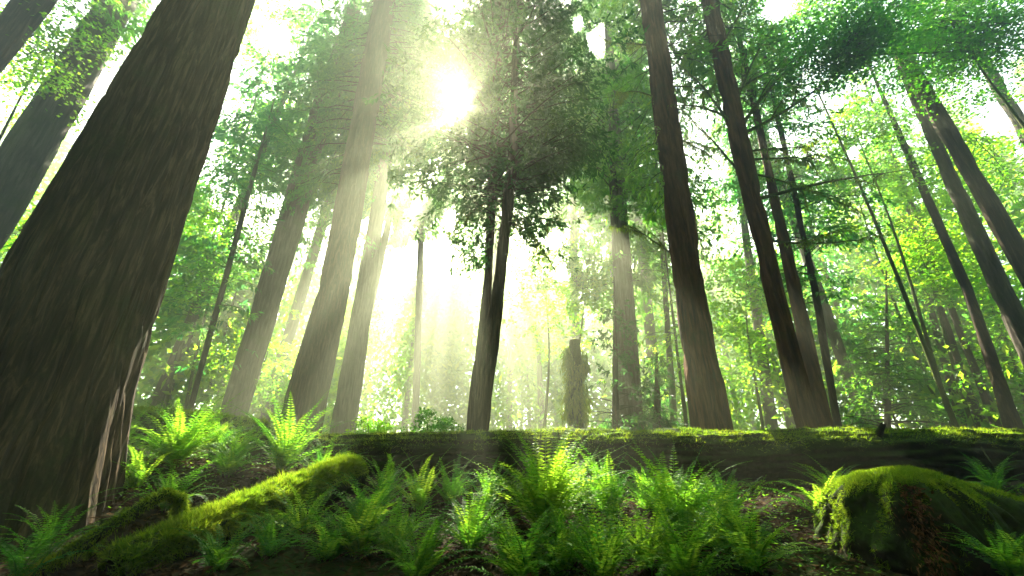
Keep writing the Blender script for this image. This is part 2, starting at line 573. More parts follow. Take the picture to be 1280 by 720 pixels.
tree('slender_fir', 'thin faint trunk inside the brightest shaft of sun', 'tree', 22,
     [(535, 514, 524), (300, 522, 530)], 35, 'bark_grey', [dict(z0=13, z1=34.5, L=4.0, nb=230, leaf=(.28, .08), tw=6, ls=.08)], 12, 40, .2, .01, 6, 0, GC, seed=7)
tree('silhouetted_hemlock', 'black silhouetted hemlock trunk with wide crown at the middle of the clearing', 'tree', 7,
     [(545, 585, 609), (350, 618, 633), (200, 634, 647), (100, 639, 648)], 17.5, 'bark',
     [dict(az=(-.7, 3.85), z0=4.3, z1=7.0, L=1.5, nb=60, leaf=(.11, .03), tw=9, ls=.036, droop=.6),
      dict(az=(-.7, 3.85), z0=6.0, z1=17.2, L=2.4, nb=250, leaf=(.14, .036), tw=9, ls=.036, droop=.6)], 32, 110, .3, .02, 8, 0, GC, 'needle_shaded', seed=8)
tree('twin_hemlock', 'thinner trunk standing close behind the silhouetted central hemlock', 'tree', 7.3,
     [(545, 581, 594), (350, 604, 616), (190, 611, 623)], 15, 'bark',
     [dict(z0=6.0, z1=16, L=2.4, nb=150, leaf=(.13, .033), tw=8, ls=.04, droop=.6)], 20, 80, .3, .015, 8, 0, GC, 'needle_shaded', seed=9)
tree('sunlit_fir', 'pale misty trunk lit along its edge right of the central hemlock', 'tree', 14,
     [(535, 774, 805), (200, 760, 780)], 30, 'bark_grey', [dict(z0=6.8, z1=29, L=3.8, nb=270, leaf=(.22, .055), tw=7, ls=.065, droop=.9, hang=.8)], 24, 70, .25, .02, 6, 0, GC, seed=10)
tree('straight_fir', 'stout straight dark fir trunk on the right of the sun shafts', 'tree', 8,
     [(540, 865, 916), (360, 843, 882), (0, 800, 826)], 25, 'bark_red', [dict(az=(-.15, 3.3), z0=6.6, z1=10, L=1.5, nb=26, leaf=(.15, .028), tw=7, ls=.05, droop=1.6, hang=1.6, tone=.3),
     dict(az=(-.15, 3.3), z0=11, z1=24, L=2.6, nb=90, leaf=(.17, .045), tw=7, ls=.055)], 40, 120, .2, .03, 7, 0, GC, seed=11)
limbtree, limb_ax = tree('limbed_spruce', 'dark spruce trunk with long bare mossy limbs reaching right', 'tree', 8,
     [(540, 996, 1026), (360, 955, 979), (165, 909, 934), (0, 876, 899)], 25, 'bark_red', [dict(az=(-.15, 3.3), z0=12, z1=24, L=2.4, nb=90, leaf=(.17, .045), tw=7, ls=.055, droop=.8)], 36, 120, .25, .025, 7, 0, GC, seed=12)
tree('shadowed_spruce', 'brown trunk pressed close behind the limbed spruce', 'tree', 9.6,
     [(540, 1016, 1043), (360, 984, 1003), (250, 962, 976)], 22, 'bark_red', [dict(z0=9, z1=21, L=2.4, nb=110, leaf=(.18, .045), tw=7, ls=.055)], 24, 80, .2, .02, 7, 0, GC, seed=13)
tree('slim_hemlock', 'slim dark trunk right of the limbed spruce with blue green boughs', 'tree', 11,
     [(540, 1043, 1055), (360, 1013, 1023), (150, 969, 977)], 19, 'bark', [dict(z0=5.0, z1=18.6, L=1.9, nb=100, leaf=(.17, .042), tw=7, ls=.055, droop=.8)], 18, 70, .2, .015, 8, 0, GC, 'needle_teal', seed=14)
tree('curving_alder', 'slender trunk leaning in from the right among yellow green leaves', 'tree', 12,
     [(540, 1256, 1282), (440, 1227, 1246), (360, 1200, 1217), (165, 1118, 1128)], 17, 'bark', None, 20, 70, .2, .015, 7, 0, GC, seed=15)
tree('leaning_fir', 'thick dark trunk slanting in at the upper right edge', 'tree', 9.5,
     [(320, 1258, 1292), (75, 1121, 1144)], 24, 'bark', [dict(z0=12, z1=23, L=2.4, nb=100, leaf=(.2, .05), tw=7, ls=.065)], 28, 90, .25, .025, 7, 0, GC, seed=16)
tree('lit_alder', 'pale barked trunk with brightly sunlit left edge near the right side', 'tree', 10.5,
     [(360, 1236, 1266), (225, 1178, 1202)], 19, 'bark_grey', None, 28, 90, .2, .02, 6, 0, GC, seed=17)
tree('shaded_cedar', 'faint trunk behind leaves in the upper right corner', 'tree', 11,
     [(170, 1272, 1296), (100, 1232, 1254)], 22, 'bark_grey', [dict(z0=16, z1=21, L=2.2, nb=50, leaf=(.24, .065), tw=6, ls=.08)], 18, 60, .2, .02, 6, 0, GC, seed=18)
for k, (rows, Y, lab) in enumerate([
    ([(540, 1199, 1212), (410, 1164, 1175)], 18, 'first of three thin dark trunks in a row, nearest the slim dark hemlock'),
    ([(540, 1221, 1234), (415, 1181, 1191)], 16.5, 'middle one of three thin dark trunks in a row at right'),
    ([(540, 1241, 1256), (420, 1197, 1208)], 15.5, 'third thin dark trunk of the row, touching the leaning alder')]):
    tree('young_fir', lab, 'tree', Y, rows, 20 + k, 'bark', [dict(z0=9, z1=20 + k, L=2.0, nb=70, leaf=(.26, .07), tw=6, ls=.085)], 14, 50, .2, .012, 7, 0, 'three thin trunks in a row at right', seed=20 + k)
tree('slim_maple_trunk', 'slim trunk in green mist right of the giant cedar', 'tree', 13.5,
     [(500, 236, 245), (250, 305, 312)], 16, 'bark_grey', [dict(z0=4, z1=15, L=1.8, nb=60, leaf=(.22, .06), tw=6, ls=.08)], 12, 50, .2, .01, 7, 0, GC, 'needle_teal', seed=24)
tree('faint_sapling', 'faintest leaning stem in the green mist beside the giant cedar', 'tree', 19,
     [(500, 205, 214), (420, 235, 242)], 12, 'bark_grey', [dict(z0=3, z1=11.6, L=1.8, nb=50, leaf=(.28, .08), tw=6, ls=.1)], 12, 40, .2, .01, 7, 0, GC, 'needle_teal', seed=25)
tree('thin_fir', 'thin sunlit trunk just left of the stout straight fir', 'tree', 15,
     [(540, 838, 849), (430, 832, 840)], 20, 'bark_moss', [dict(z0=8, z1=19, L=2.2, nb=70, leaf=(.25, .06), tw=6, ls=.08)], 14, 50, .2, .012, 7, 0, GC, seed=26)
tree('golden_sapling', 'thin mossy sapling glowing gold against the stout straight fir', 'tree', 13,
     [(540, 856, 862), (450, 846, 850)], 9, 'bark_moss', [dict(z0=3.5, z1=8.7, L=1.2, nb=40, leaf=(.18, .05), tw=6, ls=.08, tone=.3)], 12, 50, .2, .01, 7, 0, GC, 'maple', seed=27)
tree('hazy_fir', 'hazy trunk in the green gap between the two dark right hand firs', 'tree', 19,
     [(540, 957, 974), (370, 936, 949)], 27, 'bark_grey', [dict(z0=7, z1=26, L=2.6, nb=110, leaf=(.28, .07), tw=6, ls=.08)], 16, 50, .2, .015, 7, 0, GC, seed=28)
mossy, mossy_ax = tree('mossy_snag', 'short moss hung trunk standing in the mist right of centre', 'tree', 11,
     [(540, 711, 731), (470, 710, 728)], 3.7, 'bark_moss', [dict(z0=.7, z1=3.9, L=.42, nb=230, leaf=(.17, .016), tw=18, ls=.03, droop=2.6, hang=2.4, tone=.3, prof=lambda t: .6 + .5 * abs(math.sin(t * 9)))], 20, 60, .2, .02, 7, 0, GC, 'moss', seed=29, tip=.75)
for k, (x, Y, h, L, lab) in enumerate([
    (770, 12.5, 6.6, 1.5, 'dense dark young hemlock in front of the sunlit misty fir'),
    (822, 13.5, 4.2, 1.7, 'low dark young hemlock beside the stout straight fir'),
    (1110, 15, 8.0, 2.6, 'bushy shaded young hemlock right of the slim hemlock')]):
    P = at(x, 545, Y)
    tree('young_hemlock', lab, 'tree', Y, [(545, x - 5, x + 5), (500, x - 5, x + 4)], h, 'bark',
         [dict(z0=.5, z1=h - .1, L=L, nb=110, leaf=(.17, .045), tw=8, ls=.055, droop=.7, prof=lambda t: (1 - t) ** .8 + .04)], 10, 20, .1, .008, 7, 0, 'young hemlocks under the firs', 'needle_shaded' if k < 2 else 'needle', seed=30 + k)

# conifers deeper in the mist
for k, (x, Y, lean, h, hw, z0, L, lab) in enumerate([
    (825, 22, -.1, 33, 8, 8, 3.2, 'pale conifer left of the stout straight fir, behind the thin one'),
    (1085, 18, -.35, 30, 9, 5, 3.0, 'shaded conifer right of the slim dark hemlock'),
    (325, 21, .3, 32, 9, 10, 3.2, 'misty conifer just left of the big leaning fir'),
    (180, 17, .42, 28, 9, 6, 2.8, 'blue green conifer hidden in mist beside the giant cedar'),
]):
    xt = x + lean * 300
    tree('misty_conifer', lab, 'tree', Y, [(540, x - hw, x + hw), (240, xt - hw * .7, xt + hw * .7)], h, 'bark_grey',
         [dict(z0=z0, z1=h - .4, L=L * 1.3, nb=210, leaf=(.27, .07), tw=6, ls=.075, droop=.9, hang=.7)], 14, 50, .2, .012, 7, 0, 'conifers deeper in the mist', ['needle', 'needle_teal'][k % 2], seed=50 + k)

for k, (x, Y, lean, h, L, lab) in enumerate([  # extra conifers added to block sun between the shafts, trunks tucked out of sight
    (598, 23, .09, 36, 4.6, 'tall misty conifer directly behind the two silhouetted hemlocks'),
    (722, 20, -.02, 33, 4.2, 'tall conifer whose trunk is hidden behind the moss hung trunk'),
    (428, 21, .22, 34, 4.2, 'tall conifer hidden behind the pale slim trunk beside the big leaning fir'),
    (783, 24, -.08, 35, 4.4, 'tall conifer hidden behind the sunlit pale trunk'),
]):
    xt = x + lean * 300
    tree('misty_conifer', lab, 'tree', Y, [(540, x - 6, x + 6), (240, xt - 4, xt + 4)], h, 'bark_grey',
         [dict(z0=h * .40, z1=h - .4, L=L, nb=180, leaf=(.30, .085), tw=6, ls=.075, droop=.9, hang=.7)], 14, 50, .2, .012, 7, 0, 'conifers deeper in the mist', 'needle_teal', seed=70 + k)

# mossy bare limbs of the limbed spruce and the stout fir
def limb(root, ax, py, px_end, py_end, ydep, rad, sag, seed, mossn=120, forks=3):
    g = np.random.default_rng(900 + seed)
    Y = ax.Y
    dy = 360 - py
    z0 = CAM_H + (F * SP + dy * CP) / (F * CP - dy * SP) * Y
    p0 = ax.pos(np.array(z0))
    p1 = at(px_end, py_end, Y + ydep)
    s = np.linspace(0, 1, 12)
    P = p0 + (p1 - p0) * s[:, None]
    P[:, 2] += sag * np.sin(s * np.pi)
    P += np.cumsum(g.normal(0, .02, P.shape), 0) * s[:, None]
    L = np.linalg.norm(p1 - p0)
    mb = MB()
    v, f = tube(P, np.linspace(rad, .008, 12), 7)
    mb.add(v, f)
    pts = [P]
    for k in range(forks):
        i = g.integers(3, 10)
        d = unit(P[i + 1] - P[i])
        az = math.atan2(d[1], d[0]) + g.choice([-1, 1]) * g.uniform(.5, 1.1)
        Q = branch_pts(P[i], az, math.asin(d[2]) + g.uniform(-.4, .4), L * g.uniform(.2, .45), .4, 0, 7, .15, g)
        v, f = tube(Q, np.linspace(rad * .45, .004, 7), 5)
        mb.add(v, f)
        pts.append(Q)
    # hanging moss
    for Q in pts:
        n = int(mossn * len(Q) / 12)
        q, tg = interp_path(Q, g.random(n))
        q = q + g.normal(0, rad * .4, (n, 3))
        d = unit(np.array([0, 0, -1.]) + g.normal(0, .45, (n, 3)))
        v, f = leafquads(q, d, g.normal(size=(n, 3)), g.uniform(.05, .22, n), .02)
        mb.add(v, f, 1, np.repeat(g.uniform(.2, .8, n), 4))
    return mb.build('limb', [M['bark_moss'], M['moss']], root)

for a in [(165, 1010, 60, .4, .055, .15), (170, 1060, 80, -.3, .05, -.2), (250, 1140, 213, .5, .05, .1), (190, 1020, 185, .3, .035, .05), (200, 1020, 203, -.5, .035, .05),
          (120, 1000, 78, .6, .04, .2), (140, 960, 30, .2, .04, .1), (80, 840, 30, .3, .04, .2), (170, 855, 85, .4, .045, .3), (150, 840, 130, -.3, .04, .15), (230, 850, 140, .5, .035, .2),
          (300, 1100, 300, .8, .03, -.1), (215, 1075, 260, .3, .03, .1), (60, 960, -30, .1, .035, .1)]:
    limb(limbtree, limb_ax, *a, seed=int(a[0] + a[1]))
r_, a_ = TREES['stout straight dark fir trunk on the right of the sun shafts']
for a in [(60, 750, 60, .6, .035, .2), (130, 770, 120, .3, .03, .3), (170, 900, 210, .5, .03, .2), (110, 905, 120, .3, .03, .2), (330, 770, 280, 1.0, .025, .1)]:
    limb(r_, a_, *a, seed=int(a[0] + a[1]), mossn=160)
r_, a_ = TREES['thick dark grey fir, its tall trunk leaning right, left of the sunburst']
for a in [(122, 520, 150, .3, .03, .15), (125, 525, 205, .2, .03, .0)]:
    limb(r_, a_, *a, seed=int(a[0] + a[1]), mossn=60)
r_, a_ = TREES['black silhouetted hemlock trunk with wide crown at the middle of the clearing']
for a in [(278, 715, 290, .2, .03, .2), (277, 697, 340, .3, .022, .3), (250, 555, 290, .3, .03, .2)]:
    limb(r_, a_, *a, seed=int(a[0] + a[1]), mossn=40)

# understory maples: thin stem, layered crown
for k, (px, py, Y, rad, ncl, lm, tone, leaf, lab) in enumerate([
    (60, 70, 9.0, (2.6, 1.6, 2.4), 70, 'maple', .1, .11, 'bright green maple spray between the two trunks in the upper left corner'),
    (25, 300, 11, (2.0, 1.6, 1.8), 50, 'maple', .15, .11, 'sunlit maple leaves in the gap left of the giant cedar'),
    (140, 290, 13, (3.0, 2, 2.6), 60, 'maple', .1, .13, 'vivid maple crown between the pale grey trunk and giant cedar'),
    (275, 300, 16, (2.6, 2.2, 4.2), 110, 'maple', .05, .15, 'soft misty maple beside the edge of the giant cedar'),
    (330, 440, 17, (2.6, 2.0, 2.6), 70, 'maple', .2, .15, 'yellow green maple behind the misty hemlock trunk'),
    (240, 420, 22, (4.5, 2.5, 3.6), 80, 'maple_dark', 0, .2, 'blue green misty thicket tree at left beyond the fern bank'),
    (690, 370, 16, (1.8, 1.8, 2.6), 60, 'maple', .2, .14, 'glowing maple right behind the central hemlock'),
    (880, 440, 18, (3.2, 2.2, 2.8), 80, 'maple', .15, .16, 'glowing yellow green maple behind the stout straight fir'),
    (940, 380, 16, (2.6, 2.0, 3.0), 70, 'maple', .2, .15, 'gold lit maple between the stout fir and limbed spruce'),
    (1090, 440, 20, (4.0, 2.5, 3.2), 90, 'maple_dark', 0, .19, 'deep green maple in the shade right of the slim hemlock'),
    (1150, 300, 15, (2.8, 2.2, 3.4), 110, 'maple', .25, .14, 'brightest yellow green maple lit from behind at right'),
    (1200, 190, 11.5, (2.8, 1.8, 2.0), 80, 'maple', .1, .11, 'maple boughs crossed by the slanting trunk at upper right'),
    (1270, 430, 15, (3.4, 2.2, 3.6), 100, 'maple', .1, .14, 'bright maple thicket at the right edge above the long log'),
    (1210, 50, 8.0, (2.6, 1.6, 1.6), 130, 'maple_dark', .05, .085, 'vivid green maple boughs hanging over the top right corner'),
    (352, 170, 19, (3.2, 2.5, 4.2), 80, 'maple', .1, .17, 'pale high maple foliage between the giant cedar and the big leaning fir'),
    (1065, 235, 16, (2.8, 2.2, 3.0), 80, 'maple', .0, .14, 'green maple high up behind the bare mossy limbs of the limbed spruce'),
    (728, 350, 15, (1.5, 1.1, 1.6), 50, 'maple', .2, .13, 'golden green maple filling the space above the moss hung trunk'),
    (338, 40, 16, (2.4, 2, 2.8), 60, 'maple', .15, .15, 'airy sunlit maple at the top of the gap right of the giant cedar'),
    (1078, 170, 13, (1.9, 1.5, 1.8), 50, 'maple', .1, .12, 'bright maple leaves filling the sky gap below the dark top right boughs'),
    (990, 25, 12, (2.2, 1.6, 1.5), 50, 'maple_dark', .1, .11, 'green maple top just right of the upper trunk of the limbed spruce'),
    (450, 430, 24, (3.2, 2.2, 4.0), 60, 'maple', .2, .2, 'pale green maple dissolving in mist left of the sun shafts'),
]):
    c = at(px, py, Y)
    corner = 'top right corner' in lab
    bx = c[0] + (.5 if c[0] < 0 else .6) * (1 if k % 2 else -1)
    by = Y + .6
    if corner:
        bx, by = 12.0, 7.0
    g0 = float(gz(bx, by))
    root = thing('vine_maple', lab, 'tree', (bx, by, g0), 'leafy maples under the conifers')
    base = np.array([bx, by, g0 - .2])
    s = np.linspace(0, 1, 10)[:, None]
    P = base + (c + np.array([0, 0, rad[2] * .5]) - base) * s
    P[:, 0] += .25 * np.sin(s[:, 0] * 5 + k) * s[:, 0]
    mb = MB()
    v, f = tube(P, np.linspace(.075, .012, 10), 8)
    mb.add(v, f)
    mb.build('trunk', M['bark_moss'], root)
    mb = MB()
    NL += maple(mb, P[4], c, rad, int(ncl * 1.5), 60, leaf, seed=k, tone=tone, spread=.55 + .02 * Y)
    if corner:
        NL += maple(mb, P[8], at(1060, 55, 7.2), (1.8, 1.2, .75), 120, 60, leaf, seed=99, tone=-.15, spread=.6)
        v, f = tube(np.linspace(P[8], at(1060, 70, 7.2), 6), np.linspace(.03, .012, 6), 6)
        mb.add(v, f, 1)
    mb.build('crown', [M[lm], M['twig']], root, smooth=False)

# far-off wood as one mass, plus unseen trees behind added to block sky light
def far_wood():
    g = np.random.default_rng(77)
    mb = MB()
    C, S, RN = [], [], []
    for i in range(370):
        front = i < 160
        if front:
            a = g.uniform(-1.25, 1.25)
            d = g.uniform(25, 60) if abs(a) > .3 else g.uniform(30, 60)
        else:
            a = g.uniform(1.6, 2 * np.pi - 1.6)
            d = 8 + 26 * g.random() ** 1.3
        if front and i % 5 == 0:
            a, d = g.uniform(-.3, .14), g.uniform(30, 60)
        x, y = d * math.sin(a), d * math.cos(a)
        h = g.uniform(.36, .66) * d if front else g.uniform(18, 34)
        z0 = float(gz(x, y))
        lean = g.normal(0, .02, 2)
        P = np.stack([x + lean[0] * np.linspace(0, h, 6), y + lean[1] * np.linspace(0, h, 6), z0 + np.linspace(-.3, h, 6)], -1)
        if not front or g.random() < .4:
            v, f = tube(P, np.linspace(g.uniform(.15, .35), .04, 6), 7)
            mb.add(v, f, 1)
        n = 950 if front else 480
        zz = g.random(n) ** .8
        cz = g.choice([.05, .2, .35])
        zz = cz + (1 - cz) * zz
        rr = g.uniform(2.2, 4) * (1 - zz) ** .6 * np.sqrt(g.random(n)) + .2
        th = g.uniform(0, 2 * np.pi, n)
        C.append(np.stack([x + rr * np.cos(th), y + rr * np.sin(th), z0 + zz * h - .25 * rr], -1))
        S.append(np.full(n, .6 if front else 1.4))
        RN.append(np.clip(g.normal(.45, .2, n) + g.normal(0, .15), 0, 1))
    for i in range(140):          # bushes and low maples of that wood
        a = g.uniform(-1.25, 1.25)
        d = g.uniform(22, 50)
        n = 260
        q = g.normal(0, 1, (n, 3)) * np.array([1.5, 1.5, 1.3])
        x, y = d * math.sin(a), d * math.cos(a)
        C.append(q + np.array([x, y, float(gz(x, y)) + g.uniform(.5, 4)]))
        S.append(np.full(n, .42))
        RN.append(np.clip(g.normal(.7, .2, n), 0, 1))
    C, S, RN = map(np.concatenate, (C, S, RN))
    k = cull(C) | (C[:, 2] - CAM_H < .42 * np.hypot(C[:, 0], C[:, 1]))
    C, S, RN = C[k], S[k], RN[k]
    n = len(C)
    v, f = leafquads(C, unit(g.normal(size=(n, 3)) + [0, 0, -.5]), unit(g.normal(size=(n, 3)) + [0, 0, .7]), S * g.uniform(.6, 1.4, n), S * .45)
    mb.add(v, f, 0, np.repeat(RN, 4))
    o = mb.build('distant_woods', [M['far_leaf'], M['bark_grey']], smooth=False)
    o['kind'] = 'stuff'
    o['label'] = 'far conifer wood melting into green mist beyond the clearing, with unseen shade trees added behind'
    o['category'] = 'woods'
far_wood()

if 0:
    for P, r in GAPS:
        for lab, (ro, ax) in TREES.items():
            t = np.linspace(.5, 40, 800)
            q = P + t[:, None] * SUN
            d = np.abs(q[:, 0] - ax.pos(q[:, 2])[:, 0]) - ax.rad(q[:, 2])
            i = np.argmin(np.abs(q[:, 1] - ax.Y))
            if d[i] < r * .3 and q[i, 2] < ax.top and abs(q[i, 1] - ax.Y) < .1:
                print('BLOCK', np.round(P, 1), r, lab[:40], round(float(d[i]), 2), round(float(ax.rad(q[i, 2])), 2))
# ------------------------------------------------------------------ ground
def ground():
    xs = np.concatenate([np.linspace(-66, -9, 40)[:-1], np.linspace(-9, 9, 181), np.linspace(9, 66, 40)[1:]])
    ys = np.concatenate([np.linspace(-40, 0, 25)[:-1], np.linspace(0, 13, 131), np.linspace(13, 66, 40)[1:]])
    X, Y = np.meshgrid(xs, ys)
    Z = gz(X, Y) + .05 * (fbm(np.stack([X * 4, Y * 4, X * 0], -1), 3) - .5)
    mb = MB()
    mb.add(np.stack([X, Y, Z], -1), grid_faces(len(ys), len(xs), False))
    o = mb.build('ground', M['soil'])
    o['kind'] = 'structure'
    o['label'] = 'dark mossy forest floor'
ground()

def litter():
    g = np.random.default_rng(31)
    mb = MB()
    n = 60000
    x = g.uniform(-6, 6, n); y = g.uniform(2.4, 9, n)
    c = np.stack([x, y, gz(x, y) + g.uniform(-.005, .03, n)], -1)
    a = g.uniform(0, 2 * np.pi, n)
    d = unit(np.stack([np.cos(a), np.sin(a), g.normal(0, .25, n)], -1))
    v, f = leafquads(c, d, unit(np.array([0, 0, 1.]) + g.normal(0, .5, (n, 3))), g.uniform(.03, .12, n), g.uniform(.008, .03, n))
    mb.add(v, f, 0, np.repeat(g.random(n), 4))
    n = 2600
    x = g.uniform(-6, 6, n); y = g.uniform(2.4, 9, n)
    c = np.stack([x, y, gz(x, y) + g.uniform(0, .05, n)], -1)
    a = g.uniform(0, 2 * np.pi, n)
    v, f = leafquads(c, unit(np.stack([np.cos(a), np.sin(a), g.normal(0, .2, n)], -1)), unit(np.array([0, 0, 1.]) + g.normal(0, .3, (n, 3))), g.uniform(.1, .4, n), g.uniform(.006, .014, n), .5)
    mb.add(v, f, 0, np.repeat(g.random(n), 4))
    o = mb.build('leaf_litter', M['litter'], smooth=False)
    o['kind'] = 'stuff'; o['label'] = 'brown leaf litter and needles on the forest floor'
    # low green ground cover
    mb = MB()
    n = 60000
    y = g.uniform(0, 1, n) ** 1.5 * 28 + 3
    x = g.uniform(-1.2, 1.2, n) * (y + 3)
    m = fbm(np.stack([x * .6, y * .6, x * 0 + 3], -1), 3) > np.where(y < 7.2, .50, .42)
    x, y = x[m], y[m]; n = len(x)
    sc = np.clip(y / 8, .6, 3)
    h = g.random(n) * .10 * sc + .01
    c = np.stack([x, y, gz(x, y) + h], -1)
    a = g.uniform(0, 2 * np.pi, n)
    d = unit(np.stack([np.cos(a), np.sin(a), g.uniform(-.1, .7, n)], -1))
    v, f = leafquads(c, d, unit(np.array([0, 0, 1.]) + g.normal(0, .4, (n, 3))), .06 * sc * g.uniform(.6, 1.5, n), .03 * sc)
    mb.add(v, f, 0, np.repeat(np.clip(g.normal(.5, .2, n), 0, 1), 4))
    o = mb.build('undergrowth', M['fern'], smooth=False)
    o['kind'] = 'stuff'; o['label'] = 'low green ground cover spreading over the forest floor'
litter()

# ------------------------------------------------------------------ moss helper, logs, stump
def moss_tufts(mb, p, n, g, ln=.04, w=.008, hang=.3, mat=0, patch=None):
    c0 = vnoise(p * 16)
    m = (vnoise(p * 6.5 + 3) * .7 + c0 * .3) > .33 + g.uniform(-.05, .05, len(p))
    p, n, c0 = p[m], n[m], c0[m]
    k = len(p)
    d = unit(n * .8 + g.normal(0, .5, (k, 3)) + np.array([0, 0, -1.]) * (hang * (1 - np.clip(n[:, 2:3], 0, 1))))
    l = ln * g.uniform(.5, 1.5, k) * (.35 + 1.4 * c0)
    s = unit(np.cross(d, g.normal(size=(k, 3))))
    ww = w * g.uniform(.6, 1.4, (k, 1))
    V = np.stack([p - s * ww / 2, p + s * ww / 2, p + d * l[:, None]], 1).reshape(-1, 3)
    r = np.clip(g.normal(.45, .17, k) + .8 * (fbm(p * 3, 2) - .5) + .3 * (c0 - .5), 0, 1)
    mb.add(V, np.arange(k * 3).reshape(k, 3), mat, np.repeat(r, 3))


def log_shape(P0, P1, r0, r1, seed, bend=.1, nl=200, na=72, rough=.03):
    P0, P1 = np.array(P0, float), np.array(P1, float)
    s = np.linspace(0, 1, nl)
    L = np.linalg.norm(P1 - P0)
    C = P0 + (P1 - P0) * s[:, None]
    C[:, 2] += bend * np.sin(s * np.pi) + .05 * (fbm(np.stack([s * L * .7, s * 0 + seed, s * 0], -1), 2) - .5)
    T = unit(np.gradient(C, axis=0))
    A = unit(np.cross(T, [0, 0, 1.]))
    B = np.cross(A, T)
    th = np.linspace(0, 2 * np.pi, na, endpoint=False)
    rad = np.linspace(r0, r1, nl)[:, None] * np.ones((1, na))
    sx = np.repeat((s * L)[:, None], na, 1)
    q = np.stack([sx * 1.1, np.cos(th)[None] * 2.2 + 0 * sx, np.sin(th)[None] * 2.2 + 0 * sx + seed], -1)
    rad = rad * (1 + .28 * (fbm(q, 3) - .5)) + rough * (fbm(q * np.array([2, 6, 6]), 3) - .5) * 2
    taper = np.clip(np.minimum(s, 1 - s) * nl / 3, .0, 1)[:, None] ** .5
    rad = rad * (.05 + .95 * taper)
    D = np.cos(th)[None, :, None] * A[:, None] + np.sin(th)[None, :, None] * B[:, None]
    V = C[:, None] + rad[..., None] * D
    return V, D, C


def sample_grid(V, D, n, g):
    nl, na = V.shape[:2]
    i = g.integers(0, nl - 1, n); j = g.integers(0, na, n)
    a, b = g.random((n, 1)), g.random((n, 1))
    j2 = (j + 1) % na
    p = (V[i, j] * (1 - a) + V[i + 1, j] * a) * (1 - b) + (V[i, j2] * (1 - a) + V[i + 1, j2] * a) * b
    return p, D[i, j]


def fallen(name, label, P0, P1, r0, r1, seed, nm, ln, bend=.1, cover=-.05, nl=200, na=72, w=.008, cat='log', hang=.5, rough=.03, stubs=()):
    g = np.random.default_rng(300 + seed)
    V, D, C = log_shape(P0, P1, r0, r1, seed, bend, nl, na, rough)
    if stubs:
        extra = []
        for t_, an, sl in stubs:
            i = int(t_ * (len(C) - 1)); j = int(an / (2 * np.pi) * V.shape[1])
            p = V[i, j]; dd = D[i, j]
            Q = np.stack([p - dd * .08, p + dd * sl * .4 + [.02, 0, .01], p + dd * sl + [.05, 0, .02]])
            extra.append(tube(Q, np.array([.06, .04, .03]), 9))
    mid = C[len(C) // 2]
    root = thing(name, label, cat, (mid[0], mid[1], mid[2] - (r0 + r1) / 2))
    mb = MB()
    mb.add(V, grid_faces(V.shape[0], V.shape[1], True))
    for v, f in (extra if stubs else ()):
        mb.add(v, f)
    mb.build('bark', M['logbark'], root)
    p, n = sample_grid(V, D, nm * 2, g)
    k = n[:, 2] + .9 * (fbm(p * 2.3, 3) - .5) > cover + g.uniform(-.25, .35, len(p))
    p, n = p[k][:nm], n[k][:nm]
    mb = MB()
    moss_tufts(mb, p, n, g, ln, w, hang)
    mb.build('moss', M['moss'], root, smooth=False)
    return root, V, D

a, b = at(322, 572, 6.5), at(1420, 572, 6.3)
a[2] = CAM_H - .03; b[2] = CAM_H - .07
main_log, MV, MD = fallen('fallen_log', 'long straight mossy log lying across the whole clearing', a, b, .29, .345, 1, 90000, .035, .02, .42, 420, 80, .008, rough=.06, stubs=((.30, 5.6, .12), (.44, 6.0, .2), (.62, 5.3, .1), (.71, 1.0, .14)))
a, b = at(140, 728, 3.3), at(447, 592, 5.2)
fallen('mossy_log', 'bright yellow green mossy log slanting toward the lower left corner', a, b, .215, .175, 2, 80000, .05, .03, .26, 200, 80, .007, hang=1.1, rough=.06)
a, b = at(100, 520, 7.6), at(335, 528, 7.6)
a[2] -= .15; b[2] -= .26
fallen('sunken_log', 'half sunken mossy log behind the lit fern at left', a, b, .34, .26, 3, 22000, .05, .05, -.1, 120, 60, .012)
a, b = at(-40, 760, 3.0), at(222, 622, 3.7)
P = [a, a + (b - a) * .3 + [0, 0, -.02], a + (b - a) * .6 + [0, 0, .04], b + [-.08, 0, .03], b + [.02, 0, -.01], b + [.06, .02, -.12], b + [.05, .05, -.35]]
def mossy_branch(name, label, P, r0, r1, seed, nm):
    g = np.random.default_rng(seed)
    P = np.array(P)
    s = np.linspace(0, 1, 60)
    from_k = np.linspace(0, 1, len(P))
    Q = np.stack([np.interp(s, from_k, P[:, i]) for i in range(3)], -1)
    for _ in range(3):
        Q[1:-1] = (Q[:-2] + Q[1:-1] * 2 + Q[2:]) / 4
    Q += (np.stack([fbm(np.stack([s * 9, s * 0 + k, s * 0 + seed], -1), 2) for k in range(3)], -1) - .5) * .06
    root = thing(name, label, 'branch', Q[30])
    mb = MB()
    v, f = tube(Q, np.linspace(r0, r1, 60), 12)
    mb.add(v, f)
    mb.build('bark', M['logbark'], root)
    V = v.reshape(60, 12, 3)
    D = unit(V - Q[:, None])
    p, n = sample_grid(V, D, nm, g)
    if nm < 500:
        return
    k = n[:, 2] > -.3 + g.uniform(-.4, .4, nm)
    mb = MB()
    moss_tufts(mb, p[k], n[k], g, .03, .006, .8)
    mb.build('moss', M['moss'], root, smooth=False)
mossy_branch('mossy_branch', 'arched mossy branch bending over at the foot of the giant cedar', P, .05, .028, 41, 14000)
a = at(128, 650, 3.55)
mossy_branch('mossy_branch', 'short mossy stick hanging down from the arched branch', [a, a + [.02, 0, -.15], a + [-.01, .02, -.34], a + [.03, .02, -.5]], .02, .014, 42, 3000)
a = at(1228, 578, 5.6); b = at(1278, 628, 5.2)
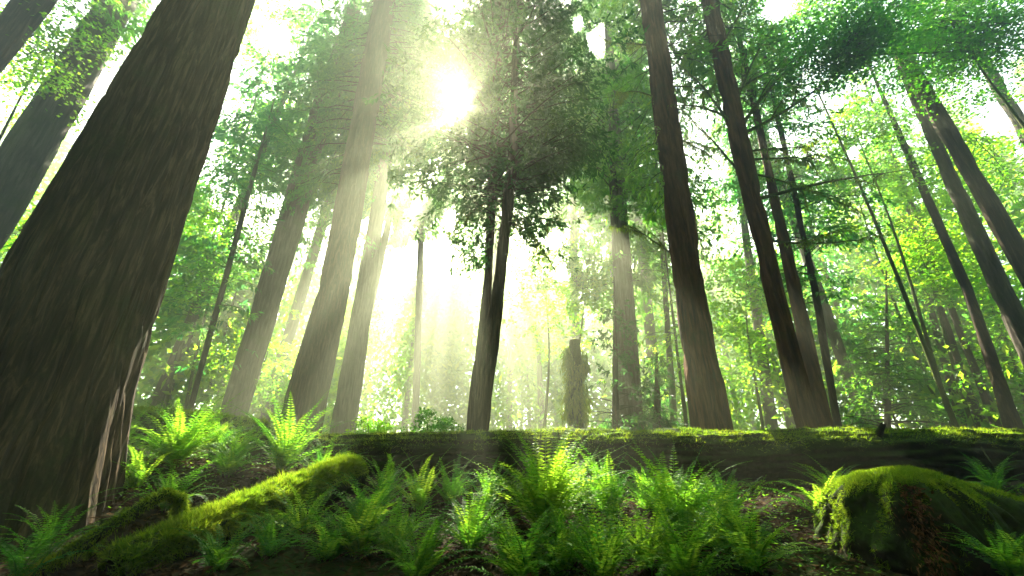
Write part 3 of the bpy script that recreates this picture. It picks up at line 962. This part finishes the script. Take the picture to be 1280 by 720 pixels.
mossy_branch('dead_twig', 'bare pale stick leaning against the long log at right', [at(1226, 560, 5.9), at(1250, 590, 5.7), at(1275, 625, 5.5), at(1290, 650, 5.4)], .008, .014, 43, 200)

def stump():
    g = np.random.default_rng(50)
    nt_, ns = 220, 110
    th = np.linspace(0, 2 * np.pi, nt_, endpoint=False)
    s = np.linspace(0, 1, ns)
    S_, T = np.meshgrid(s, th, indexing='ij')
    cx, cy, h = 3.34, 3.75, .84
    z0 = -.15
    ct, st = np.cos(T), np.sin(T)
    Rx = np.where(ct > 0, 1.9, .78)
    Ry = np.where(st > 0, .75, .55)
    rad = 1 / np.sqrt((ct / Rx) ** 2 + (st / Ry) ** 2)
    rad = rad * (1 + .10 * np.cos(5 * T + 1.2) * (1 - S_))
    pr = np.cos(S_ * np.pi / 2) ** .62
    zz = z0 + (h - z0) * np.sin(S_ * np.pi / 2) ** .85
    q = np.stack([ct * 2.1 + zz * .8, st * 2.1, zz * 2.6], -1)
    rad = rad * pr * (1 + .42 * (fbm(q, 4) - .5)) * (1 + .16 * (fbm(q * np.array([2.5, 2.5, .5]) + 3, 3) - .5) * 2) * (1 + .22 * (fbm(q * np.array([5, 5, 1.2]), 3) - .5))
    zz = zz + .10 * (fbm(np.stack([ct * rad * 3, st * rad * 3, 0 * T + 7], -1), 3) - .5) * S_
    zz = np.where(zz > 0, zz * (1 - .42 * np.clip((ct * rad - .1) / 1.5, 0, 1)), zz)
    V = np.stack([cx + ct * rad, cy + st * rad, zz], -1)
    du = np.roll(V, -1, 1) - np.roll(V, 1, 1)
    dv = np.gradient(V, axis=0)
    D = unit(np.cross(du, dv))
    root = thing('tree_stump', 'rotting mossy stump with red crumbling wood in the lower right', 'stump', (cx, cy, 0))
    mb = MB()
    mb.add(V, grid_faces(ns, nt_, True))
    mb.build('bark', M['logbark'], root)
    p, n = sample_grid(V, D, 200000, g)
    k = (n[:, 2] + 1.3 * (fbm(p * 2.7, 3) - .5) - .25 * (p[:, 0] > 2.9) * 0 > .85 + g.uniform(-.3, .4, len(p))) | ((g.random(len(p)) < .7) & (n[:, 0] < -.86 + .3 * (vnoise(p * 4) - .5)))
    mb = MB()
    moss_tufts(mb, p[k][:80000], n[k][:80000], g, .024, .005, .8)
    mb.build('moss', M['moss'], root, smooth=False)
    # shaggy rotten wood on the near face
    j = np.argmin(np.abs(th - (np.pi + .85)))
    k = g.integers(4, 80, 900); jj = j + np.round(g.normal(0, 3.2, 900)).astype(int)
    p = V[k, jj % nt_]; n = D[k, jj % nt_]
    mb = MB()
    d = unit(n * g.uniform(.2, 1, (900, 1)) + g.normal(0, .35, (900, 3)) + [0, 0, -.7])
    v, f = leafquads(p, d, g.normal(size=(900, 3)), g.uniform(.02, .07, 900), g.uniform(.008, .02, 900), .4)
    mb.add(v, f, 0, np.repeat(g.random(900), 4))
    mb.build('rotten_wood', M['rotten'], root, smooth=False)
stump()

# ------------------------------------------------------------------ ferns
def frond(mb, p0, az, el0, bend, L, w, g, npair=26, rnd=.5, mat=0):
    k = 14
    s = np.linspace(0, 1, k)
    e = el0 - bend * s ** 1.3
    a = az + np.cumsum(g.normal(0, .03, k))
    d = np.stack([np.cos(a) * np.cos(e), np.sin(a) * np.cos(e), np.sin(e)], -1)
    P = np.concatenate([[p0], p0 + np.cumsum(d[:-1] * L / (k - 1), 0)])
    v, f = tube(P, np.linspace(.0045, .0012, k), 3)
    mb.add(v, f, mat, rnd * .6)
    u = np.linspace(.10, .985, npair)
    q, tg = interp_path(P, u)
    side = unit(np.cross(tg, [0, 0, 1.]) + 1e-6)
    up = np.cross(side, tg)
    pl = w * np.minimum(1, (u - .02) / .28) ** .7 * (1 - ((u - .25).clip(0) / .76) ** 1.7) + .006
    C, D, NN, Ls = [], [], [], []
    roll = g.normal(0, .25)
    for sg in (-1, 1):
        dd = unit(side * sg + tg * g.uniform(.18, .4, (npair, 1)) + up * g.uniform(-.25, .15, (npair, 1)) + g.normal(0, .06, (npair, 3)))
        C.append(q); D.append(dd); Ls.append(pl * g.uniform(.85, 1.12, npair))
        NN.append(unit(up + side * roll * sg + g.normal(0, .12, (npair, 3))))
    C, D, NN, Ls = map(np.concatenate, (C, D, NN, Ls))
    v, f = leafquads(C, D, NN, Ls, np.minimum(Ls * .26, L / npair * 1.05) + .002, .12)
    mb.add(v, f, mat, np.repeat(np.clip(rnd + g.normal(0, .07, len(C)), 0, 1), 4))


def fern(label, px, py, Y, L, nf, seed, dead=6, dz=0., spread=1.0, up=1.15, name='sword_fern', tone=0., w=.08, azr=None):
    g = np.random.default_rng(700 + seed)
    P = at(px, py, Y)
    z = max(float(gz(P[0], P[1])), P[2] - .05) + dz if dz == 0 else P[2]
    z = P[2]
    z = float(np.clip(z, gz(P[0], P[1]) - .02, gz(P[0], P[1]) + .09))
    p0 = np.array([P[0], P[1], z])
    L = L * g.uniform(1.3, 1.75) * (.85 if 'dark log' in label or 'brightest central' in label else 1)
    nf = int(nf * 1.6)
    tone = tone + g.normal(.08, .13)
    dead = int(dead * 2.2)
    root = thing(name, label, 'fern', p0)
    mb = MB()
    for i in range(nf):
        a = g.uniform(0, 2 * np.pi) if azr is None else g.uniform(*azr)
        e = g.uniform(.7, 1.52) * up / 1.15
        l = L * g.uniform(.65, 1.12)
        frond(mb, p0 + g.normal(0, .025, 3) * [1, 1, .5], a, e, g.uniform(.6, 1.45) * spread, l, L * w * g.uniform(.85, 1.1), g, 26, float(np.clip(g.normal(.5 + tone, .2), 0, 1)))
    mb.build('fronds', M['fern'], root, smooth=False)
    if dead:
        mb = MB()
        for i in range(dead):
            frond(mb, p0 + g.normal(0, .03, 3), g.uniform(0, 2 * np.pi), g.uniform(-.2, .9), g.uniform(1.2, 2.3), L * g.uniform(.4, .75), L * w * .6, g, 18, g.random())
        # rootstock: a stubby scaly crown under the fronds down to the soil
        zb = float(gz(p0[0], p0[1])) - .05
        if zb > p0[2] - .08:
            zb = p0[2] - .12
        v, f = tube(np.linspace(p0 + [0, 0, .03], [p0[0], p0[1], zb], 6), np.array([.03, .06, .075, .08, .085, .09]) * (L / .7), 10)
        v = v + (fbm(v * 25, 2)[:, None] - .5) * .04
        mb.add(v, f, 1)
        mb.build('rootstock', [M['deadfern'], M['litter']], root, smooth=False)

FERNS = [
    ('largest sunlit fern on the bank right of the giant cedar', 215, 588, 5.4, .78, 44, 10, 1.0),
    ('upright fern standing right of the largest sunlit bank fern', 352, 592, 5.5, .62, 30, 5, .8),
    ('small fern between the two tall bank ferns', 290, 585, 5.7, .55, 22, 3, 1.0),
    ('drooping lit fern above the middle of the slanting mossy log', 275, 622, 5.1, .42, 20, 4, 1.3),
    ('low fern below the largest bank fern, near the arched branch', 205, 650, 4.3, .45, 18, 4, 1.2),
    ('fern tucked behind the upper end of the slanting mossy log', 400, 600, 5.6, .45, 16, 3, 1.0),
    ('pale broad leaved fern at the very foot of the giant cedar', 75, 650, 3.3, .35, 9, 0, 1.2),
    ('small fern in the lower left corner under the arched branch', 30, 705, 3.0, .35, 9, 0, 1.4),
    ('brightest sunlit fern standing front and centre below the log', 685, 668, 4.2, .74, 60, 10, .9),
    ('fern just behind right of the brightest central fern', 765, 650, 4.5, .62, 26, 4, 1.0),
    ('broad shaded fern below the log under the stout straight fir', 850, 668, 4.3, .66, 36, 5, .9),
    ('shaded fern left of the brightest central fern', 590, 690, 3.9, .52, 28, 4, 1.0),
    ('dim fern against the dark log left of the central fern', 525, 640, 4.9, .55, 18, 3, 1.0),
    ('bluish shaded fern arching at the lower end of the slanting log', 455, 690, 4.0, .55, 20, 3, 1.2),
    ('dark fern beneath the long log above the bluish fern', 480, 632, 5.2, .5, 14, 2, 1.2),
    ('front fern at the bottom edge below the dim fern', 520, 735, 3.4, .46, 22, 2, 1.1),
    ('low front fern at the bottom edge below the brightest fern', 650, 735, 3.3, .42, 26, 2, 1.2),
    ('spreading front fern at the bottom edge right of centre', 755, 740, 3.2, .46, 28, 2, 1.1),
    ('front fern at the bottom edge under the broad shaded fern', 860, 740, 3.3, .46, 28, 2, 1.1),
    ('fern at the bottom edge beside the stump foot', 945, 720, 3.4, .42, 22, 2, 1.1),
    ('slim arching fern left of the lit ground strip', 912, 665, 4.6, .5, 18, 2, 1.1),
    ('lit drooping fern against the left side of the stump', 1030, 640, 4.2, .42, 18, 2, 1.3),
    ('small bright fern behind the stump shoulder', 1045, 618, 4.9, .36, 16, 1, 1.1),
    ('fern at the bottom edge in the lower left of centre', 405, 735, 3.5, .42, 16, 1, 1.2),
    ('sunlit fern in the bottom right corner in front of stump', 1265, 705, 3.0, .36, 26, 1, 1.3),
    ('small fern between the stump top and long log at right', 1245, 612, 5.2, .4, 14, 1, 1.2),
    ('upright fern between the dim fern and the brightest central fern', 610, 640, 4.9, .5, 18, 2, .9),
    ('shaded fern between the bluish fern and bottom edge fern', 490, 705, 3.7, .42, 20, 2, 1.1),
    ('fern filling the shade right of the broad shaded fern', 905, 700, 3.8, .45, 22, 2, 1.0),
    ('fern just in front of the brightest central fern', 715, 705, 3.7, .42, 24, 2, 1.1),
    ('fern right behind the broad shaded fern, touching the dark log', 815, 640, 5.0, .5, 20, 2, .9),
    ('low fern on the bank beside the lit root flare of the giant cedar', 165, 620, 4.7, .4, 18, 2, 1.2),
    ('small fern at the bottom edge under the slanting mossy log', 330, 720, 3.5, .34, 14, 1, 1.2),
    ('leggy fern at the bottom edge between the two low front ferns', 700, 725, 3.4, .4, 20, 2, 1.2),
    ('fern against the dark log right above the spreading front fern', 725, 632, 5.1, .5, 20, 2, .9),
    ('fern against the dark log, left of the upright central fern', 565, 632, 5.2, .5, 18, 2, 1.0),
    ('fern in front of the lower end of the slanting log, darkest of its row', 440, 715, 3.6, .4, 20, 2, 1.2),
    ('fern between the broad shaded fern and the stump foot', 905, 660, 4.5, .42, 18, 2, 1.2),
    ('fern in the gap between two bottom edge ferns right of centre', 810, 715, 3.5, .42, 22, 2, 1.1),
    ('leaning fern on the left bank beside the sunken log', 150, 560, 6.2, .5, 20, 2, 1.0),
    ('bank fern in front of the sunken log at left', 270, 556, 6.4, .5, 22, 2, 1.0),
    ('fern at the bottom edge in front of the slanting log, farthest left of its row', 265, 735, 3.3, .34, 16, 2, 1.2),
    ('shaded fern directly under the middle of the slanting log', 375, 680, 4.0, .4, 18, 2, 1.2),
    ('little fern behind the long log beside the central hemlock', 628, 546, 7.4, .34, 16, 0, .9),
]
for k, (lab, px, py, Y, L, nf, dead, sp) in enumerate(FERNS):
    fern(lab, px, py, Y, L, nf, k, dead, spread=sp)

# shrubs just beyond the log
for k, (px, py, Y, r, n, lm, lab) in enumerate([
    (540, 537, 7.5, (.5, .35, .34), 22, 'maple_dark', 'rounded dark green shrub peeking over the log left of the central hemlock'),
    (466, 538, 7.7, (.38, .3, .26), 18, 'maple', 'small sunlit shrub peeking over the log below the mist'),
    (320, 537, 7.2, (.45, .3, .16), 12, 'maple', 'lit low shrub at the left end of the long log'),
]):
    c = at(px, py, Y)
    g0 = float(gz(c[0], c[1]))
    root = thing('shrub', lab, 'shrub', (c[0], c[1], g0), 'shrubs behind the long log')
    mb = MB()
    for j in range(7):
        aa = j * .9
        Q = np.linspace([c[0], c[1], g0 - .05], c + [math.cos(aa) * r[0] * .5, math.sin(aa) * r[1] * .5, r[2] * .3], 5)
        v, f = tube(Q, np.linspace(.012, .004, 5), 5)
        mb.add(v, f)
    mb.build('stem', M['twig'], root)
    mb = MB()
    maple(mb, np.array([c[0], c[1], g0]), c, r, n * 2, 60, .045, .03, .16, 80 + k, .1, False)
    mb.build('foliage', M[lm], root, smooth=False)

# ------------------------------------------------------------------ haze
mb = MB()
x0, x1, y0, y1, z0, z1 = -72, 72, -46, 72, -4.5, 38.5
v = np.array([[x, y, z] for z in (z0, z1) for y in (y0, y1) for x in (x0, x1)], float)
f = np.array([[0, 2, 3, 1], [4, 5, 7, 6], [0, 1, 5, 4], [2, 6, 7, 3], [0, 4, 6, 2], [1, 3, 7, 5]])
mb.add(v, f)
hm, nt, out = newmat('forest_haze')
pv = N(nt, 'ShaderNodeVolumePrincipled')
pv.inputs['Color'].default_value = (.93, 1.0, .70, 1)  # green-yellow tint stands in for light scattered off the foliage
pv.inputs['Density'].default_value = .0125
pv.inputs['Anisotropy'].default_value = .66
nt.links.new(pv.outputs[0], out.inputs['Volume'])
o = mb.build('haze', hm, smooth=False)
o['kind'] = 'stuff'
o['label'] = 'pale mist filling the forest air, tinted green for leaf light'

# ------------------------------------------------------------------ light
w = bpy.data.worlds.new('World')
scn.world = w
w.use_nodes = True
nt = w.node_tree
bg = nt.nodes['Background']
sky = nt.nodes.new('ShaderNodeTexSky')
sky.sky_type = 'NISHITA'
sky.sun_disc = False
sky.sun_elevation = SUN_EL
sky.sun_rotation = SUN_AZ
nt.links.new(sky.outputs[0], bg.inputs[0])
bg.inputs[1].default_value = .05
ld = bpy.data.lights.new('sun', 'SUN')
ld.energy = 5
ld.angle = R(.5)
ld.color = (1, .93, .75)
lo = bpy.data.objects.new('sun', ld)
COL.objects.link(lo)
lo.rotation_euler = Vector(-SUN).to_track_quat('-Z', 'Y').to_euler()
lo.location = (0, 20, 30)

cd = bpy.data.cameras.new('camera')
cam = bpy.data.objects.new('camera', cd)
COL.objects.link(cam)
cd.sensor_width = 36
cd.lens = F / 1280 * 36
cd.clip_end = 500
cd.clip_start = .05
cam.location = (0, 0, CAM_H)
cam.rotation_euler = (R(90) + PITCH, 0, 0)
scn.camera = cam

for o in scn.objects:
    if '_o' in o:
        del o['_o']

vs = scn.view_settings
vs.view_transform = 'Standard'
vs.look = 'None'
vs.gamma = 1
vs.use_curve_mapping = False
vs.exposure = 3.82
c = scn.cycles
c.use_denoising = True
c.denoiser = 'OPENIMAGEDENOISE'
c.max_bounces = 5
c.diffuse_bounces = 3
c.transmission_bounces = 3
c.glossy_bounces = 2
c.volume_bounces = 0
c.sample_clamp_indirect = 4
print('leaf faces', NL)
